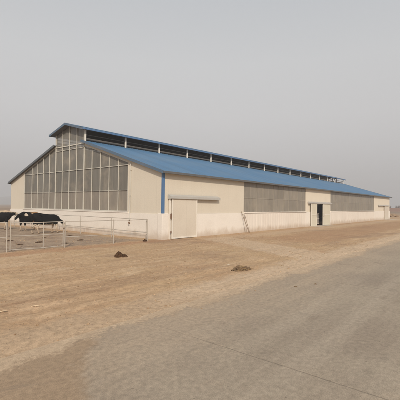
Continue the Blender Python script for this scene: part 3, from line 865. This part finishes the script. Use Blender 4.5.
# tools leaning on the wall
M['oldwood'] = paint('old_wood', (.22, .16, .11), .8, dirt_amt=.3, scale=12)
k = MB(); k.tube([(8.55, -.62, -.02), (8.40, -.34, .8), (8.22, -.09, 1.62)], [.024, .022, .018], 8)
k.tube([(8.37, -.30, .9), (8.45, -.2, 1.2), (8.50, -.12, 1.42)], [.014, .012, .008], 6)
o = k.build('dead_branch', M['oldwood']); tag(o, 'thin forked dead branch leaning on the white wall beside the window band', 'branch')
k = MB(); k.tube([(8.80, -.5, -.02), (8.72, -.3, .7), (8.64, -.13, 1.38)], .018, 8)
o = k.build('wooden_stick', M['oldwood']); tag(o, 'shorter straight stick leaning on the wall right of the forked branch', 'stick')
k = MB(); lumpy(k, (0, 0, 0), .15, .10, .055, 2.2, .35)
o = k.build('soil_lump', M['soil']); o.location = (4.3, -.62, hgt(4.3, -.62)); tag(o, 'little brown lump of soil at the wall foot right of the sliding door', 'soil')

# dung pats in the pen
for i, (x, y) in enumerate(((-5.6, 3.3), (-4.4, 5.2), (-6.4, 5.0), (-3.4, 3.0), (-4.9, 2.0), (-2.6, 5.6), (-6.9, 2.6), (-3.9, 7.2), (-5.3, 7.6))):
    k = MB(); lumpy(k, (0, 0, 0), random.uniform(.13, .24), random.uniform(.12, .2), .05, i * 3.7, .3, 20)
    o = k.build('dung_pat', M['dung']); o.location = (x, y, hgt(x, y)); tag(o, 'dark flat dung pat on the trampled floor of the pen', 'dung', 'dung pats on the pen floor')

# clods and grit strewn over the dirt (uncountable)
def clod_mat():
    t = NT('dry_clods'); r_ = t.geo.outputs['Random Per Island']; n = t.noise(scale=30, detail=3)
    c = t.mix(r_, (.27, .18, .11), (.45, .32, .205))
    return t.fin(t.scale(c, t.ramp(n, .3, .7, .8, 1.15)), .95, spec=.1)
k = MB(); rr = random.Random(11)
ico = bmesh.new(); bmesh.ops.create_icosphere(ico, subdivisions=1, radius=1); iv = [v.co.copy() for v in ico.verts]; ifc = [tuple(v.index for v in f.verts) for f in ico.faces]; ico.free()
cnt = 0
while cnt < 7500:
    x = rr.uniform(-13, 8); y = rr.uniform(-11.5, 6)
    if x > -.6 and y > -.6: continue
    dens = noise.noise(Vector((x * .5, y * .5, 3))) * .5 + .5
    if y < -9: dens *= .6
    if y < -10.3: dens *= .25 * max(0, 1 + (y + 10.3) / .7)
    if rr.random() > dens: continue
    s_ = min(.004 + rr.expovariate(1 / .006), .035); z = max(hgt(x, y), 0 if y < -10.3 else -1)
    off = rr.random() * 50
    k.add([(x + v.x * s_ * (1 + .5 * noise.noise(v * 1.3 + Vector((off, 0, 0)))), y + v.y * s_ * (1 + .5 * noise.noise(v * 1.3 + Vector((0, off, 0)))), z + s_ * .25 + v.z * s_ * .65) for v in iv], ifc)
    cnt += 1
tag(k.build('clods', clod_mat(), fix=False), 'small dry clods and grit strewn over the dirt yard', 'clods', kind='stuff')
k = MB()
for i in range(420):
    x = rr.uniform(-13, 6); y = rr.uniform(-10.6, 2)
    if x > -.8 and y > -.5: continue
    a_ = rr.uniform(0, math.pi); l_ = rr.uniform(.02, .09); dv = Vector((math.cos(a_), math.sin(a_), 0)) * l_
    b = Vector((x, y, hgt(x, y) + .006)); k.tube([b - dv, b + Vector((0, 0, .004)), b + dv], .0022, 4)
tag(k.build('straw_litter', M['straw'], fix=False), 'broken straw scattered across the dirt yard', 'straw', kind='stuff')

# ------------------------------------------------------------------ far surroundings
def hill_mat():
    t = NT('hill_earth'); n = t.noise(scale=.01, detail=5)
    return t.fin(t.mix(n, (.16, .13, .10), (.26, .20, .15)), .95, spec=.1)
M['hill'] = hill_mat()
def hill(name, d0, az0, az1, hmax, seed):
    vs_ = []; f_ = []; na, nr = 90, 14
    for j in range(nr + 1):
        for i in range(na + 1):
            az = R(az0 + (az1 - az0) * i / na); d = d0 + 420 * j / nr
            prof = math.sin(math.pi * j / nr) ** .8
            ed = sst(0, .15, i / na) * sst(1, .85, i / na) if False else sst(0, .15, i / na) * (1 - sst(.85, 1, i / na))
            z = hmax * prof * ed * (.62 + .45 * noise.noise(Vector((i * .09, j * .12, seed))) + .18 * noise.noise(Vector((i * .35, j * .3, seed + 4))))
            vs_.append((CAM.x + math.cos(az) * d, CAM.y + math.sin(az) * d, max(z, -.5) - .4))
    for j in range(nr):
        for i in range(na): f_.append((j * (na + 1) + i, j * (na + 1) + i + 1, (j + 1) * (na + 1) + i + 1, (j + 1) * (na + 1) + i))
    k = MB(); k.add(vs_, f_, 0, True)
    tag(k.build(name, M['hill']), kind='structure')
hill('hill', 1250, 30, 110, 40, 1.0)

M['bark'] = paint('grey_bark', (.13, .10, .08), .9, dirt_amt=.2)
def twig_mat():
    t = NT('dry_foliage'); r_ = t.geo.outputs['Random Per Island']
    return t.fin(t.mix(r_, (.23, .155, .12), (.12, .09, .07)), .9, spec=.1)
M['twig'] = twig_mat()
def bush_tree(label, x, y, h_, wd, seed, group=None):
    t = thing('winter_tree', label, 'tree', (x, y, 0), 0, group)
    rg = random.Random(seed); m = MB()
    m.tube([(0, 0, -.2), (.05, .03, h_ * .3), (.0, .1, h_ * .75)], [.14, .10, .03], 8)
    tips = []
    for i in range(9):
        a_ = rg.uniform(0, 6.28); z0 = h_ * rg.uniform(.15, .5); e = Vector((math.cos(a_) * wd * rg.uniform(.4, .9), math.sin(a_) * wd * rg.uniform(.4, .9), h_ * rg.uniform(.55, .95)))
        m.tube([(0, 0, z0), Vector((0, 0, z0)).lerp(e, .5) + Vector((0, 0, .15)), e], [.05, .03, .01], 5); tips.append(e)
    m.build('trunk', M['bark'], t)
    k = MB()
    for i in range(1500):
        e = rg.choice(tips); c = e * rg.uniform(.45, 1.05) + Vector((rg.gauss(0, .3), rg.gauss(0, .3), rg.gauss(0, .3)))
        if c.z < .3: continue
        d1 = Vector((rg.uniform(-1, 1), rg.uniform(-1, 1), rg.uniform(-1, 1))) * .16; d2 = Vector((rg.uniform(-1, 1), rg.uniform(-1, 1), rg.uniform(-1, 1))) * .09
        k.add([c - d1, c + d2, c + d1, c - d2], [(0, 1, 2, 3)])
    k.build('crown', M['twig'], t, ) if False else k.build('crown', M['twig'], t)
    return t
rg = random.Random(4)
for i in range(16):
    az = R(-6 + i * 1.28 + rg.uniform(-.35, .35)); d = rg.uniform(230, 300)
    bush_tree('low leafless brown tree in the hazy row beyond the far end of the barn', CAM.x + math.cos(az) * d, CAM.y + math.sin(az) * d, rg.uniform(2.4, 3.6), rg.uniform(2.0, 3.2), 100 + i, 'low trees beyond the far end of the barn')
M['brick'] = paint('dull_brick', (.27, .16, .115), .9, dirt_amt=.5)
k = MB(); k.box(222, 222.3, -50, 85, -.3, 2.1); o = k.build('boundary_wall', M['brick']); tag(o, 'low dull brick wall crossing the field beyond the far end of the barn', 'wall')
x, y = 76.5, 3.4
k = MB(); lumpy(k, (0, 0, 0), 1.6, 1.5, .75, 4.4, .25); o = k.build('soil_mound', M['soil']); o.location = (x, y, 0); tag(o, 'dark low soil mound on open ground just past the far end of the barn', 'mound')

# air: thin even haze round the whole scene
hz = MB(); hz.box(-FAR - 800, FAR + 800, -FAR - 800, FAR + 800, -2.5, 42)
hm = bpy.data.materials.new('haze_air'); hm.use_nodes = True; nt = hm.node_tree
for n in list(nt.nodes):
    if n.type == 'BSDF_PRINCIPLED': nt.nodes.remove(n)
pv = nt.nodes.new('ShaderNodeVolumePrincipled'); pv.inputs['Density'].default_value = .0016; pv.inputs['Color'].default_value = (.86, .86, .88, 1); pv.inputs['Anisotropy'].default_value = .0
nt.links.new(pv.outputs[0], nt.nodes['Material Output'].inputs['Volume'])
tag(hz.build('haze', hm), kind='stuff', label='thin grey winter haze hanging over the whole yard', cat='haze')
